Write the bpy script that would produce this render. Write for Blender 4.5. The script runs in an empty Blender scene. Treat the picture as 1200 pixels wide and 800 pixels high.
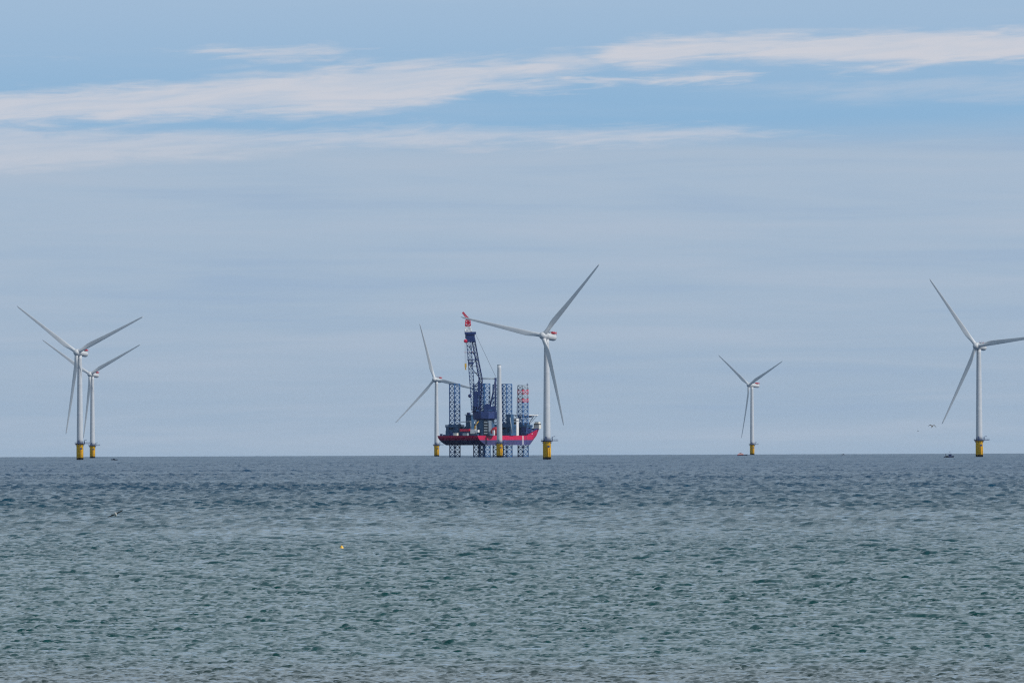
import bpy, math, random
import numpy as np
from mathutils import Vector, Matrix
R = math.radians
random.seed(7)
SC = bpy.context.scene
COL = SC.collection
# ------------------------------------------------------------------ camera, sky, sun, exposure
F = 7250.0            # focal length in photo pixels (1200 wide)
RE = 7.43e6           # earth radius with refraction: the sea curves away
CAMH = 10.0
PITCH, ROLL = 0.01676, R(0.206)
cam = bpy.data.cameras.new('camera'); CAM = bpy.data.objects.new('camera', cam); COL.objects.link(CAM)
cam.sensor_width = 36; cam.lens = 36 * F / 1200; cam.clip_start = 1; cam.clip_end = 90000
CMAT = (Matrix.Rotation(math.pi / 2 + PITCH, 3, 'X') @ Matrix.Rotation(-ROLL, 3, 'Z'))
CAM.matrix_world = Matrix.Translation((0, 0, CAMH)) @ CMAT.to_4x4()
SC.camera = CAM
SC.view_settings.view_transform = 'Standard'; SC.view_settings.look = 'None'
SC.view_settings.gamma = 1; SC.view_settings.use_curve_mapping = False
SC.view_settings.exposure = 0.0
SC.render.engine = 'CYCLES'; SC.cycles.use_denoising = False; SC.cycles.filter_width = 1.25
SUN_EL, SUN_AZ = 40.0, 118.0           # azimuth clockwise from +Y
sd = bpy.data.lights.new('sun', 'SUN'); sd.energy = 3.0; sd.angle = R(0.5); sd.color = (1.0, 0.95, 0.88)
so = bpy.data.objects.new('sun', sd); COL.objects.link(so)
sv = Vector((math.sin(R(SUN_AZ)) * math.cos(R(SUN_EL)), math.cos(R(SUN_AZ)) * math.cos(R(SUN_EL)), math.sin(R(SUN_EL))))
so.rotation_euler = sv.to_track_quat('Z', 'Y').to_euler(); so.location = (200, 0, 300)

class NT:
    """small helper to write node math as expressions"""
    def __init__(s, tree): s.t = tree
    def n(s, typ, **kw):
        o = s.t.nodes.new(typ)
        for k, v in kw.items(): setattr(o, k, v)
        return o
    def link(s, a, b): s.t.links.new(a, b)
    def put(s, sock, v):
        if hasattr(v, 'is_output'): s.link(v, sock)
        else: sock.default_value = v
    def m(s, op, *args, clamp=False):
        o = s.n('ShaderNodeMath', operation=op, use_clamp=clamp)
        for i, a in enumerate(args): s.put(o.inputs[i], a)
        return o.outputs[0]
    def ramp(s, v, a, b, lo=0.0, hi=1.0):
        o = s.n('ShaderNodeMapRange', interpolation_type='SMOOTHSTEP')
        s.put(o.inputs[0], v)
        for i, x in enumerate((a, b, lo, hi)): o.inputs[i + 1].default_value = x
        return o.outputs[0]
    def mix(s, f, a, b):
        o = s.n('ShaderNodeMix', data_type='RGBA')
        s.put(o.inputs[0], f); s.put(o.inputs[6], a); s.put(o.inputs[7], b)
        return o.outputs[2]
    def noise(s, vec, scale, detail=3, rough=0.55, dim='3D', dist=0.0):
        o = s.n('ShaderNodeTexNoise', noise_dimensions=dim)
        s.link(vec, o.inputs['Vector']); o.inputs['Scale'].default_value = scale
        o.inputs['Detail'].default_value = detail; o.inputs['Roughness'].default_value = rough
        o.inputs['Distortion'].default_value = dist
        return o.outputs['Fac']
    def xyz(s, x, y, z):
        o = s.n('ShaderNodeCombineXYZ')
        for i, a in enumerate((x, y, z)): s.put(o.inputs[i], a)
        return o.outputs[0]
    def curve(s, v, pts, x0, x1, y0, y1):
        """piecewise curve through pts, domain x0..x1, range y0..y1"""
        o = s.n('ShaderNodeFloatCurve')
        t = s.m('DIVIDE', s.m('SUBTRACT', v, x0), x1 - x0, clamp=True)
        s.link(t, o.inputs['Value'])
        c = o.mapping.curves[0]
        pp = [((x - x0) / (x1 - x0), (y - y0) / (y1 - y0)) for x, y in pts]
        while len(c.points) < len(pp): c.points.new(0.5, 0.5)
        for q, p in zip(c.points, pp): q.location = p; q.handle_type = 'AUTO_CLAMPED'
        o.mapping.update()
        return s.m('ADD', s.m('MULTIPLY', o.outputs[0], y1 - y0), y0)

def lin(r, g, b):
    f = lambda c: (c / 12.92 if c <= 0.04045 else ((c + 0.055) / 1.055) ** 2.4)
    return tuple(f(x / 255.0) for x in (r, g, b)) + (1.0,)

W = bpy.data.worlds.new('World'); SC.world = W; W.use_nodes = True
W.node_tree.nodes.clear()
n = NT(W.node_tree)
BG = 0.1
def sky_col(r, g, b, k=1.0):
    c = lin(r, g, b); return (c[0] * k / BG, c[1] * k / BG, c[2] * k / BG, 1)
tc = n.n('ShaderNodeTexCoord'); sep = n.n('ShaderNodeSeparateXYZ'); n.link(tc.outputs['Generated'], sep.inputs[0])
el = n.m('ARCSINE', sep.outputs[2])                                   # elevation, radians
az = n.m('ARCTAN2', sep.outputs[0], sep.outputs[1])                   # bearing, radians
U = n.m('MULTIPLY', az, F); V = n.m('MULTIPLY', el, F)                # both in units of 1/7250 rad
sky = n.n('ShaderNodeTexSky'); sky.sky_type = 'NISHITA'; sky.sun_disc = False
sky.sun_elevation = R(SUN_EL); sky.sun_rotation = R(SUN_AZ); sky.air_density = 1.0; sky.dust_density = 1.2; sky.ozone_density = 1.5
base = sky.outputs[0]
# thin high veil: whitens / greys the low sky, thins out upward
low = n.mix(n.ramp(V, 0, 380), sky_col(159, 180, 202), sky_col(167, 187, 208))
lay = n.noise(n.xyz(n.m('DIVIDE', U, 520), n.m('DIVIDE', V, 34), 11.0), 1.0, 5, .6, dist=.3)
low = n.mix(n.m('MULTIPLY', n.ramp(lay, .42, .74), .5), low, sky_col(178, 191, 208))
low = n.mix(n.m('MULTIPLY', n.ramp(lay, .50, .26), .4), low, sky_col(146, 172, 203))
hv = n.noise(n.xyz(n.m('DIVIDE', U, 900), n.m('DIVIDE', V, 60), 3.0), 1.0, 4, .55)
blue = n.mix(n.ramp(V, 360, 540), sky_col(139, 179, 213), sky_col(160, 187, 214))
blue = n.mix(n.m('MULTIPLY', n.ramp(hv, .5, .8), .35), blue, sky_col(176, 194, 214))
veil_edge = n.m('ADD', V, n.m('MULTIPLY', n.m('SUBTRACT', hv, .5), 70))
band = n.mix(n.ramp(veil_edge, 335, 385), low, blue)
up = n.mix(n.ramp(el, R(4.4), R(9)), band, sky_col(181, 198, 211))
hi = n.mix(n.ramp(el, R(8), R(60), .0, .7), up, base)
# streaks of cloud, in bearing / elevation
wn = n.noise(n.xyz(n.m('DIVIDE', U, 170), n.m('DIVIDE', V, 22), 0.0), 1.0, 5, .62, dist=.35)
wf = n.noise(n.xyz(n.m('DIVIDE', U, 45), n.m('DIVIDE', V, 7), 5.0), 1.0, 4, .6, dist=.5)
warp = n.m('ADD', n.m('MULTIPLY', n.m('SUBTRACT', wn, .5), 30), n.m('MULTIPLY', n.m('SUBTRACT', wf, .5), 14))
fib = n.noise(n.xyz(n.m('DIVIDE', U, 130), n.m('DIVIDE', n.m('ADD', V, n.m('MULTIPLY', U, -.07)), 13), 9.0), 1.0, 5, .58, dist=1.1)
def streak(rows, soft, amount):
    """rows: (bearing, lower elevation, upper elevation) in photo units -> mask"""
    conv = lambda x, y: (x - 600, 521.5 - y - .0036 * (x - 600))
    mid, half = [], []
    for x, y0, y1 in rows:
        u, v0 = conv(x, y0); _, v1 = conv(x, y1)
        mid.append((u, (v0 + v1) / 2)); half.append((u, (v0 - v1) / 2))
    cm = n.curve(U, mid, -640, 640, 300, 540); hm = n.curve(U, half, -640, 640, -20, 40)
    d = n.m('ABSOLUTE', n.m('SUBTRACT', n.m('ADD', V, warp), cm))
    k = n.m('ADD', n.m('SUBTRACT', hm, d), n.m('MULTIPLY', n.m('SUBTRACT', fib, .5), 26))
    return n.m('MULTIPLY', n.ramp(k, -soft, soft), amount)
masks = [
    streak([(-40, 112, 152), (0, 111, 149), (60, 110, 145), (100, 108, 142), (200, 101, 138), (300, 90, 134), (400, 79, 132), (500, 74, 120), (560, 72, 104), (610, 70, 90), (670, 70, 82), (720, 78, 70), (780, 88, 60), (1240, 90, 60)], 13, .84),
    streak([(-40, 78, 60), (640, 72, 56), (690, 66, 64), (730, 54, 74), (790, 45, 77), (860, 46, 71), (920, 44, 73), (1000, 43, 76), (1100, 40, 75), (1200, 37, 69), (1240, 36, 68)], 11, .88),
    streak([(-40, 120, 100), (500, 118, 100), (545, 101, 107), (600, 97, 107), (650, 96, 105), (720, 92, 100), (800, 88, 96), (865, 87, 92), (910, 92, 84), (1240, 100, 80)], 7, .8),
    streak([(-40, 70, 50), (200, 66, 54), (250, 58, 63), (320, 58, 69), (380, 58, 66), (430, 64, 56), (1240, 70, 50)], 8, .6),
    streak([(-40, 140, 190), (0, 149, 188), (60, 153, 183), (120, 156, 180), (300, 156, 172), (500, 152, 168), (700, 152, 166), (850, 155, 162), (950, 164, 152), (1240, 170, 150)], 10, .54),
    streak([(-40, 150, 208), (0, 152, 202), (200, 158, 184), (350, 164, 172), (480, 172, 160), (1240, 175, 155)], 14, .5),
    streak([(-40, 112, 95), (700, 120, 90), (850, 110, 100), (1000, 98, 114), (1200, 96, 116), (1240, 96, 116)], 14, .3),
]
cm = masks[0]
for k in masks[1:]: cm = n.m('MAXIMUM', cm, k)
tex = n.ramp(n.m('ADD', n.m('MULTIPLY', fib, .6), n.m('MULTIPLY', wn, .4)), .34, .62, .70, 1.0)
cm = n.m('MULTIPLY', cm, tex, clamp=True)
fin = n.mix(cm, hi, sky_col(209, 209, 216))
bg = n.n('ShaderNodeBackground'); bg.inputs['Strength'].default_value = BG
n.link(fin, bg.inputs['Color'])
wo = n.n('ShaderNodeOutputWorld'); n.link(bg.outputs[0], wo.inputs[0])

# ------------------------------------------------------------------ helpers
def drop(x, y): return -(x * x + y * y) / (2 * RE)
def at(px, py, D):
    """where the sight line through photo pixel (px, py) stands at ground distance D, on the sea surface"""
    d = CMAT @ Vector(((px - 600) / F, -(py - 400) / F, -1)); h = math.hypot(d.x, d.y)
    x, y = d.x / h * D, d.y / h * D
    return Vector((x, y, drop(x, y)))
class MB:
    def __init__(s): s.v = []; s.f = []; s.smooth = []
    def add(s, vs, fs, sm=False):
        o = len(s.v); s.v += [tuple(v) for v in vs]; s.f += [tuple(i + o for i in f) for f in fs]; s.smooth += [sm] * len(fs); return s
    def box(s, c, d, rz=0.0, taper=1.0):
        vs = []
        for z in (-.5, .5):
            k = taper if z > 0 else 1
            for x, y in ((-.5, -.5), (.5, -.5), (.5, .5), (-.5, .5)):
                X, Y = x * d[0] * k, y * d[1] * k
                vs.append((c[0] + X * math.cos(rz) - Y * math.sin(rz), c[1] + X * math.sin(rz) + Y * math.cos(rz), c[2] + z * d[2]))
        return s.add(vs, [(3, 2, 1, 0), (4, 5, 6, 7), (0, 1, 5, 4), (1, 2, 6, 5), (2, 3, 7, 6), (3, 0, 4, 7)])
    def span(s, a, b): return s.box([(a[i] + b[i]) / 2 for i in range(3)], [abs(b[i] - a[i]) for i in range(3)])
    def tube(s, p, q, r, k=6, r2=None):
        p, q = Vector(p), Vector(q); r2 = r if r2 is None else r2
        z = (q - p).normalized(); x = z.orthogonal().normalized(); y = z.cross(x)
        vs = []
        for c, rr in ((p, r), (q, r2)):
            for i in range(k):
                a = 2 * math.pi * i / k; vs.append(c + x * (rr * math.cos(a)) + y * (rr * math.sin(a)))
        fs = [(i, (i + 1) % k, k + (i + 1) % k, k + i) for i in range(k)] + [tuple(range(k - 1, -1, -1)), tuple(range(k, 2 * k))]
        o = s.add(vs, fs, False)
        for i in range(k): s.smooth[len(s.smooth) - len(fs) + i] = k > 5
        return o
    def path(s, pts, r, k=6):
        for a, b in zip(pts, pts[1:]): s.tube(a, b, r, k)
        return s
    def lathe(s, prof, k=24, c=(0, 0, 0), axis='Z', cap=True, sm=True):
        vs = []
        for r, h in prof:
            for i in range(k):
                a = 2 * math.pi * i / k; x, y = r * math.cos(a), r * math.sin(a)
                vs.append({'Z': (c[0] + x, c[1] + y, c[2] + h), 'Y': (c[0] + x, c[1] + h, c[2] - y), 'X': (c[0] + h, c[1] + x, c[2] + y)}[axis])
        fs = []
        for j in range(len(prof) - 1):
            for i in range(k): fs.append((j * k + i, j * k + (i + 1) % k, (j + 1) * k + (i + 1) % k, (j + 1) * k + i))
        s.add(vs, fs, sm)
        if cap:
            n_ = len(s.v) - len(vs); m = (len(prof) - 1) * k
            s.f += [tuple(n_ + i for i in range(k - 1, -1, -1)), tuple(n_ + m + i for i in range(k))]; s.smooth += [False, False]
        return s
    def loft(s, secs, close=True, cap=True, sm=True):
        k = len(secs[0]); vs = [p for q in secs for p in q]; fs = []
        for j in range(len(secs) - 1):
            for i in range(k if close else k - 1): fs.append((j * k + i, j * k + (i + 1) % k, (j + 1) * k + (i + 1) % k, (j + 1) * k + i))
        s.add(vs, fs, sm)
        if cap:
            o = len(s.v) - len(vs); m = (len(secs) - 1) * k
            s.f += [tuple(o + i for i in range(k - 1, -1, -1)), tuple(o + m + i for i in range(k))]; s.smooth += [False, False]
        return s
    def build(s, name, mat, parent=None, loc=(0, 0, 0), rot=None, label=None, fix=True):
        me = bpy.data.meshes.new(name); me.from_pydata([tuple(v) for v in s.v], [], s.f)
        me.polygons.foreach_set('use_smooth', s.smooth)
        if fix:
            import bmesh
            b = bmesh.new(); b.from_mesh(me); bmesh.ops.recalc_face_normals(b, faces=b.faces); b.to_mesh(me); b.free()
        me.materials.append(mat); me.update()
        o = bpy.data.objects.new(name, me); COL.objects.link(o); o.location = loc
        if rot is not None: o.rotation_euler = rot
        if parent is not None: o.parent = parent
        if label: o['label'] = label
        return o
def tag(o, label, cat, group=None):
    o['label'] = label; o['category'] = cat
    if group: o['group'] = group
    return o
def thing(name, label, cat, loc, rz=0.0, group=None):
    o = bpy.data.objects.new(name, None); COL.objects.link(o); o.location = loc; o.rotation_euler = (0, 0, rz)
    o.empty_display_size = 1
    return tag(o, label, cat, group)
def copy_tree(o, parent=None):
    c = o.copy(); COL.objects.link(c); c.parent = parent
    for ch in KIDS(o): copy_tree(ch, c)
    return c
def KIDS(o): return [x for x in list(COL.objects) if x.parent == o]

def paint(name, col, rough=.45, vary=.12, scale=.25, streak=0.0, streak_col=(.16, .08, .04, 1), metal=0.0, spec=.4):
    """weathered paint: soft patches of tone, optional vertical run-off stains"""
    m = bpy.data.materials.new(name); m.use_nodes = True; t = NT(m.node_tree)
    bs = m.node_tree.nodes['Principled BSDF']
    tc = t.n('ShaderNodeTexCoord'); ob = tc.outputs['Object']
    f = t.noise(ob, scale, 5, .6)
    c0 = tuple(min(1, x * (1 - vary)) for x in col[:3]) + (1,); c1 = tuple(min(1, x * (1 + vary)) for x in col[:3]) + (1,)
    c = t.mix(t.ramp(f, .3, .7), c0, c1)
    if streak > 0:
        mp = t.n('ShaderNodeMapping'); t.link(ob, mp.inputs[0]); mp.inputs['Scale'].default_value = (1.1, 1.1, .07)
        g = t.noise(mp.outputs[0], 1.0, 4, .65)
        c = t.mix(t.m('MULTIPLY', t.ramp(g, .56, .74), streak), c, streak_col)
    t.link(c, bs.inputs['Base Color'])
    t.link(t.ramp(f, .3, .7, rough * .85, min(1, rough * 1.2)), bs.inputs['Roughness'])
    bs.inputs['Metallic'].default_value = metal; bs.inputs['Specular IOR Level'].default_value = spec
    return m
M = dict(
    tower=paint('tower_paint', (.51, .545, .59), .5, .05, .08, .10, (.34, .34, .33, 1)),
    blade=paint('blade_paint', (.60, .63, .66), .42, .05, .06),
    nacelle=paint('nacelle_paint', (.52, .55, .58), .45, .06, .2),
    red=paint('signal_red', (.50, .03, .05), .5, .1, .4),
    platform=paint('dark_steel', (.045, .075, .17), .6, .2, .5),
    hull_red=paint('hull_red', (.53, .007, .072), .5, .12, .09, .25, (.30, .10, .12, 1)),
    hull_low=paint('hull_lower', (.055, .055, .17), .6, .25, .06, .3, (.16, .13, .15, 1)),
    navy=paint('navy_steel', (.016, .040, .15), .55, .2, .12, .15, (.06, .06, .09, 1)),
    leg=paint('leg_blue', (.026, .115, .30), .5, .2, .15),
    teal=paint('house_blue', (.032, .095, .20), .55, .15, .1, .2, (.10, .11, .12, 1)),
    pale=paint('pale_grey_steel', (.30, .36, .42), .5, .1, .15, .2, (.2, .2, .2, 1)),
    white=paint('white_paint', (.74, .75, .76), .45, .07, .2, .15, (.45, .40, .35, 1)),
    cream=paint('cream_paint', (.70, .68, .62), .45, .07, .2, .2, (.5, .42, .3, 1)),
    boom=paint('boom_blue', (.010, .032, .135), .5, .2, .1),
    boom_lt=paint('boom_mid_blue', (.022, .07, .20), .5, .2, .1),
    pink=paint('faded_red', (.56, .02, .07), .5, .15, .4),
    redwhite=paint('red_white', (.6, .5, .5), .5, .1, .4),
    cable=paint('steel_cable', (.12, .14, .18), .5, .1, .3),
    deck=paint('deck_paint', (.06, .09, .11), .8, .2, .1),
    glass=paint('dark_glass', (.012, .02, .03), .12, .05, .3, spec=.6),
    orange=paint('buoy_orange', (.86, .50, .05), .4, .15, 6),
    yel=paint('crane_yellow', (.62, .38, .05), .5, .15, .6),
    boat_dark=paint('boat_dark_blue', (.012, .022, .05), .4, .2, .5),
    rubber=paint('black_rubber', (.015, .015, .018), .7, .2, 1.0),
)
def tp_material():
    m = bpy.data.materials.new('yellow_piece'); m.use_nodes = True; t = NT(m.node_tree); bs = m.node_tree.nodes['Principled BSDF']
    tc = t.n('ShaderNodeTexCoord'); ob = tc.outputs['Object']; sp = t.n('ShaderNodeSeparateXYZ'); t.link(ob, sp.inputs[0])
    f = t.noise(ob, .35, 5, .6)
    c = t.mix(t.ramp(f, .3, .7), (.88, .46, .022, 1), (.94, .55, .035, 1))
    mp = t.n('ShaderNodeMapping'); t.link(ob, mp.inputs[0]); mp.inputs['Scale'].default_value = (1.0, 1.0, .06)
    g = t.noise(mp.outputs[0], 1.3, 4, .65)
    c = t.mix(t.m('MULTIPLY', t.ramp(g, .52, .74), .45), c, (.30, .13, .03, 1))
    edge = t.m('ADD', sp.outputs[2], t.m('MULTIPLY', t.m('SUBTRACT', t.noise(ob, .8, 4, .6), .5), 2.6))
    c = t.mix(t.ramp(edge, 1.9, 2.3, 1, 0), c, (.018, .018, .014, 1))    # weed and mussels up to the tide mark
    t.link(c, bs.inputs['Base Color']); bs.inputs['Roughness'].default_value = .55; bs.inputs['Specular IOR Level'].default_value = .3
    return m
M['tp'] = tp_material()

# ------------------------------------------------------------------ the sea
def ocean_tile(N, L, lam0, lam1, wind_dir, hs, seed, spread=2.0, peak=None):
    """random sea surface (heights + horizontal pull), periodic over L metres, wavelengths lam0..lam1"""
    rs = np.random.RandomState(seed)
    k1 = np.fft.fftfreq(N, L / N) * 2 * np.pi
    kx, ky = np.meshgrid(k1, k1, indexing='ij'); k = np.hypot(kx, ky); k[0, 0] = 1
    kp = 2 * np.pi / peak
    P = k ** -4 * np.exp(-1.25 * (kp / k) ** 2)
    ca = np.abs((kx * math.cos(wind_dir) + ky * math.sin(wind_dir)) / k)
    P *= .06 + ca ** (2 * spread)
    lam = 2 * np.pi / k
    P *= (lam > lam0) & (lam < lam1); P[0, 0] = 0
    H = np.fft.fft2(rs.randn(N, N)) * np.sqrt(P)
    h = np.real(np.fft.ifft2(H)); s = hs / (4 * h.std()); 
    dx = np.real(np.fft.ifft2(1j * kx / k * H)) * s; dy = np.real(np.fft.ifft2(1j * ky / k * H)) * s
    return h * s, dx, dy
def sample(a, L, x, y):
    N = a.shape[0]; u = (x / L % 1.0) * N; v = (y / L % 1.0) * N
    i = np.floor(u).astype(np.int64); j = np.floor(v).astype(np.int64); fu = u - i; fv = v - j
    i %= N; j %= N; i2 = (i + 1) % N; j2 = (j + 1) % N
    return (a[i, j] * (1 - fu) + a[i2, j] * fu) * (1 - fv) + (a[i, j2] * (1 - fu) + a[i2, j2] * fu) * fv
def sea():
    near = [3.0]
    while near[-1] < 205: near.append(near[-1] * 1.06)
    while near[-1] < 700: near.append(near[-1] + .15 * near[-1] / 250)
    far = [near[-1]]
    while far[-1] < 13500: far.append(far[-1] + .27 * (far[-1] / 250))
    while far[-1] < 19000: far.append(far[-1] * 1.05)
    nf_, nc = 1161, 581                                   # columns across the bay, close in and (every second one) far out
    fine = np.linspace(-R(7), R(7), nf_)
    rest = np.linspace(R(7), 2 * math.pi - R(7), 120)[1:-1]
    a_near = np.concatenate([fine, rest]); a_far = np.concatenate([fine[::2], rest])
    wd = R(-96)
    long_ = ocean_tile(1024, 430, 4, 60, wd, LONG_H, 11, 1.0, 15.0)
    short = ocean_tile(1024, 83, .25, 4.0, wd + .15, SHORT_H, 23, SPREAD, .52)
    mid = ocean_tile(1024, 263, 1.5, 12, wd - .1, MID_H, 41, 1.2, 2.5)
    groups_ = ocean_tile(512, 117, 1.6, 14, 1.4, 4.0, 61, .2, 2.6)[0]       # ruffled and calmer patches, wave group by wave group
    gust_ = ocean_tile(256, 2600, 90, 1500, 0.6, 1.0, 5, .2, 500)[0]
    c, s = math.cos(.31), math.sin(.31)
    def sheet(r, a):
        RR, AA = np.meshgrid(np.array(r), a, indexing='ij')
        X = RR * np.sin(AA); Y = RR * np.cos(AA); Z = -RR ** 2 / (2 * RE)
        X2, Y2 = X * c - Y * s, X * s + Y * c
        gust = .62 + .72 * np.clip(.5 + .9 * sample(gust_, 2600, X, Y), 0, 1)
        fade = np.clip((RR - 20) / 60, 0, 1) * (np.abs((AA + math.pi) % (2 * math.pi) - math.pi) < R(7.1)) * gust
        hl, lx, ly = (sample(q, 430, X, Y) for q in long_)
        hs, sx, sy = (sample(q, 83, X2, Y2) for q in short)
        gr = np.clip(1.0 + .33 * sample(groups_, 117, X2, Y2 * .6), .25, 2.2); hs, sx, sy = hs * gr, sx * gr, sy * gr
        grow = .22 + .78 * np.clip((RR - 250) / 1500, 0, 1) ** .8       # the wind blows off the land: waves build with distance
        hm, mx, my = (sample(q, 263, X2 + 31, Y2) for q in mid); g2 = .07 + .93 * np.clip((RR - 260) / 1200, 0, 1) ** .8 * (1 - .35 * np.clip((RR - 3600) / 1600, 0, 1))
        hs, sx, sy = hs + hm * g2, sx + mx * g2, sy + my * g2
        hl, lx, ly = hl * grow, lx * grow, ly * grow
        Z = Z + (hl + hs) * fade
        X = X - CHOP * (lx + sx * c + sy * s) * fade; Y = Y - CHOP * (ly - sx * s + sy * c) * fade
        return np.stack([X, Y, Z], -1)
    def quads(nr, na, o):
        ii = np.arange(nr - 1)[:, None] * na + o; jj = np.arange(na)[None, :]; j2 = (jj + 1) % na
        return np.stack([ii + jj, ii + na + jj, ii + na + j2, ii + j2], -1).reshape(-1, 4)
    P1 = sheet(near, a_near); P2 = sheet(far[1:], a_far)
    n1, n2 = len(a_near), len(a_far); o2 = P1.shape[0] * n1; last = o2 - n1
    Q = np.concatenate([quads(P1.shape[0], n1, 0), quads(P2.shape[0], n2, o2)])
    j = np.arange(nc - 1); T3 = np.concatenate([               # the row where the two spacings are sewn together
        np.stack([last + 2 * j, o2 + j, last + 2 * j + 1], -1), np.stack([last + 2 * j + 1, o2 + j, o2 + j + 1], -1),
        np.stack([last + 2 * j + 1, o2 + j + 1, last + 2 * j + 2], -1)])
    k = np.arange(len(rest) + 1)
    A1 = last + (nf_ - 1 + k) % n1; A2 = last + (nf_ + k) % n1; B1 = o2 + (nc - 1 + k) % n2; B2 = o2 + (nc + k) % n2
    Q = np.concatenate([Q, np.stack([A1, B1, B2, A2], -1)])
    co = np.concatenate([P1.reshape(-1, 3), P2.reshape(-1, 3)]).astype(np.float32)
    loops = np.concatenate([Q.ravel(), T3.ravel()]).astype(np.int32)
    st = np.concatenate([np.arange(len(Q)) * 4, len(Q) * 4 + np.arange(len(T3)) * 3]).astype(np.int32)
    me = bpy.data.meshes.new('sea')
    me.vertices.add(len(co)); me.vertices.foreach_set('co', co.ravel())
    me.loops.add(len(loops)); me.loops.foreach_set('vertex_index', loops)
    me.polygons.add(len(st)); me.polygons.foreach_set('loop_start', st)
    me.polygons.foreach_set('use_smooth', np.ones(len(st), dtype=bool))
    me.update(calc_edges=True)
    if me.polygons[len(Q) // 2].normal.z < 0: me.flip_normals()
    o = bpy.data.objects.new('sea', me); COL.objects.link(o); o['kind'] = 'structure'
    m = bpy.data.materials.new('sea_water'); m.use_nodes = True; t = NT(m.node_tree); bs = m.node_tree.nodes['Principled BSDF']
    ob = t.n('ShaderNodeTexCoord').outputs['Object']; sp = t.n('ShaderNodeSeparateXYZ'); t.link(ob, sp.inputs[0])
    lg = t.m('LOGARITHM', sp.outputs[1], 10.0)                # distance off the beach
    off = t.m('ADD', sp.outputs[1], t.m('MULTIPLY', t.m('SUBTRACT', t.noise(ob, .004, 3), .5), 160))
    silt = t.mix(t.ramp(off, 250, 310), (.028, .046, .042, 1), (.002, .046, .045, 1))      # sandy shallows, then green, then blue
    c1 = t.mix(t.ramp(lg, 2.55, 3.5), silt, (.002, .044, .108, 1))
    t.link(c1, bs.inputs['Base Color']); bs.inputs['IOR'].default_value = 1.33
    # wind ruffles the sea in patches
    ro = t.m('ADD', t.ramp(lg, 2.45, 3.7, .03, .30), t.m('MULTIPLY', t.m('SUBTRACT', t.noise(ob, .012, 3, .6), .5), .22))
    ro = t.m('ADD', ro, t.m('MULTIPLY', t.m('SUBTRACT', t.noise(ob, .0025, 3, .6), .5), .16))
    t.link(t.m('MAXIMUM', ro, .06), bs.inputs['Roughness'])
    # wavelets smaller than the mesh tilt the surface
    nor = t.n('ShaderNodeNewGeometry').outputs['Normal']; acc = nor
    for sx_, sy_, ax_, ay_, d0, d1, lo, hi_ in WAVELETS:
        mp = t.n('ShaderNodeMapping'); t.link(ob, mp.inputs[0]); mp.inputs['Scale'].default_value = (sx_, sy_, 1)
        nz = t.n('ShaderNodeTexNoise', noise_dimensions='2D'); t.link(mp.outputs[0], nz.inputs['Vector']); nz.inputs['Scale'].default_value = 1; nz.inputs['Detail'].default_value = 2
        v = t.n('ShaderNodeVectorMath', operation='SUBTRACT'); t.link(nz.outputs['Color'], v.inputs[0]); v.inputs[1].default_value = (.5, .5, .5)
        w = t.n('ShaderNodeVectorMath', operation='MULTIPLY'); t.link(v.outputs[0], w.inputs[0]); w.inputs[1].default_value = (ax_, ay_, 0)
        x = t.n('ShaderNodeVectorMath', operation='SCALE'); t.link(w.outputs[0], x.inputs[0]); t.link(t.ramp(lg, d0, d1, lo, hi_), x.inputs['Scale'])
        y = t.n('ShaderNodeVectorMath', operation='ADD'); t.link(acc, y.inputs[0]); t.link(x.outputs[0], y.inputs[1]); acc = y.outputs[0]
    y = t.n('ShaderNodeVectorMath', operation='NORMALIZE'); t.link(acc, y.inputs[0]); t.link(y.outputs[0], bs.inputs['Normal'])
    me.materials.append(m)
LONG_H, MID_H, SHORT_H, SPREAD, CHOP = .60, .74, .104, 1.5, 1.35
WAVELETS = [   # scale across, scale offshore, tilt across, tilt offshore, fades in/out with log distance
    (1.6, 3.6, .07, .06, 2.4, 3.2, 1, .5), (.35, .6, .10, .30, 2.75, 3.2, 0, 1), (.09, .10, .10, .55, 3.1, 3.5, 0, 1)]
sea()

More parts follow.
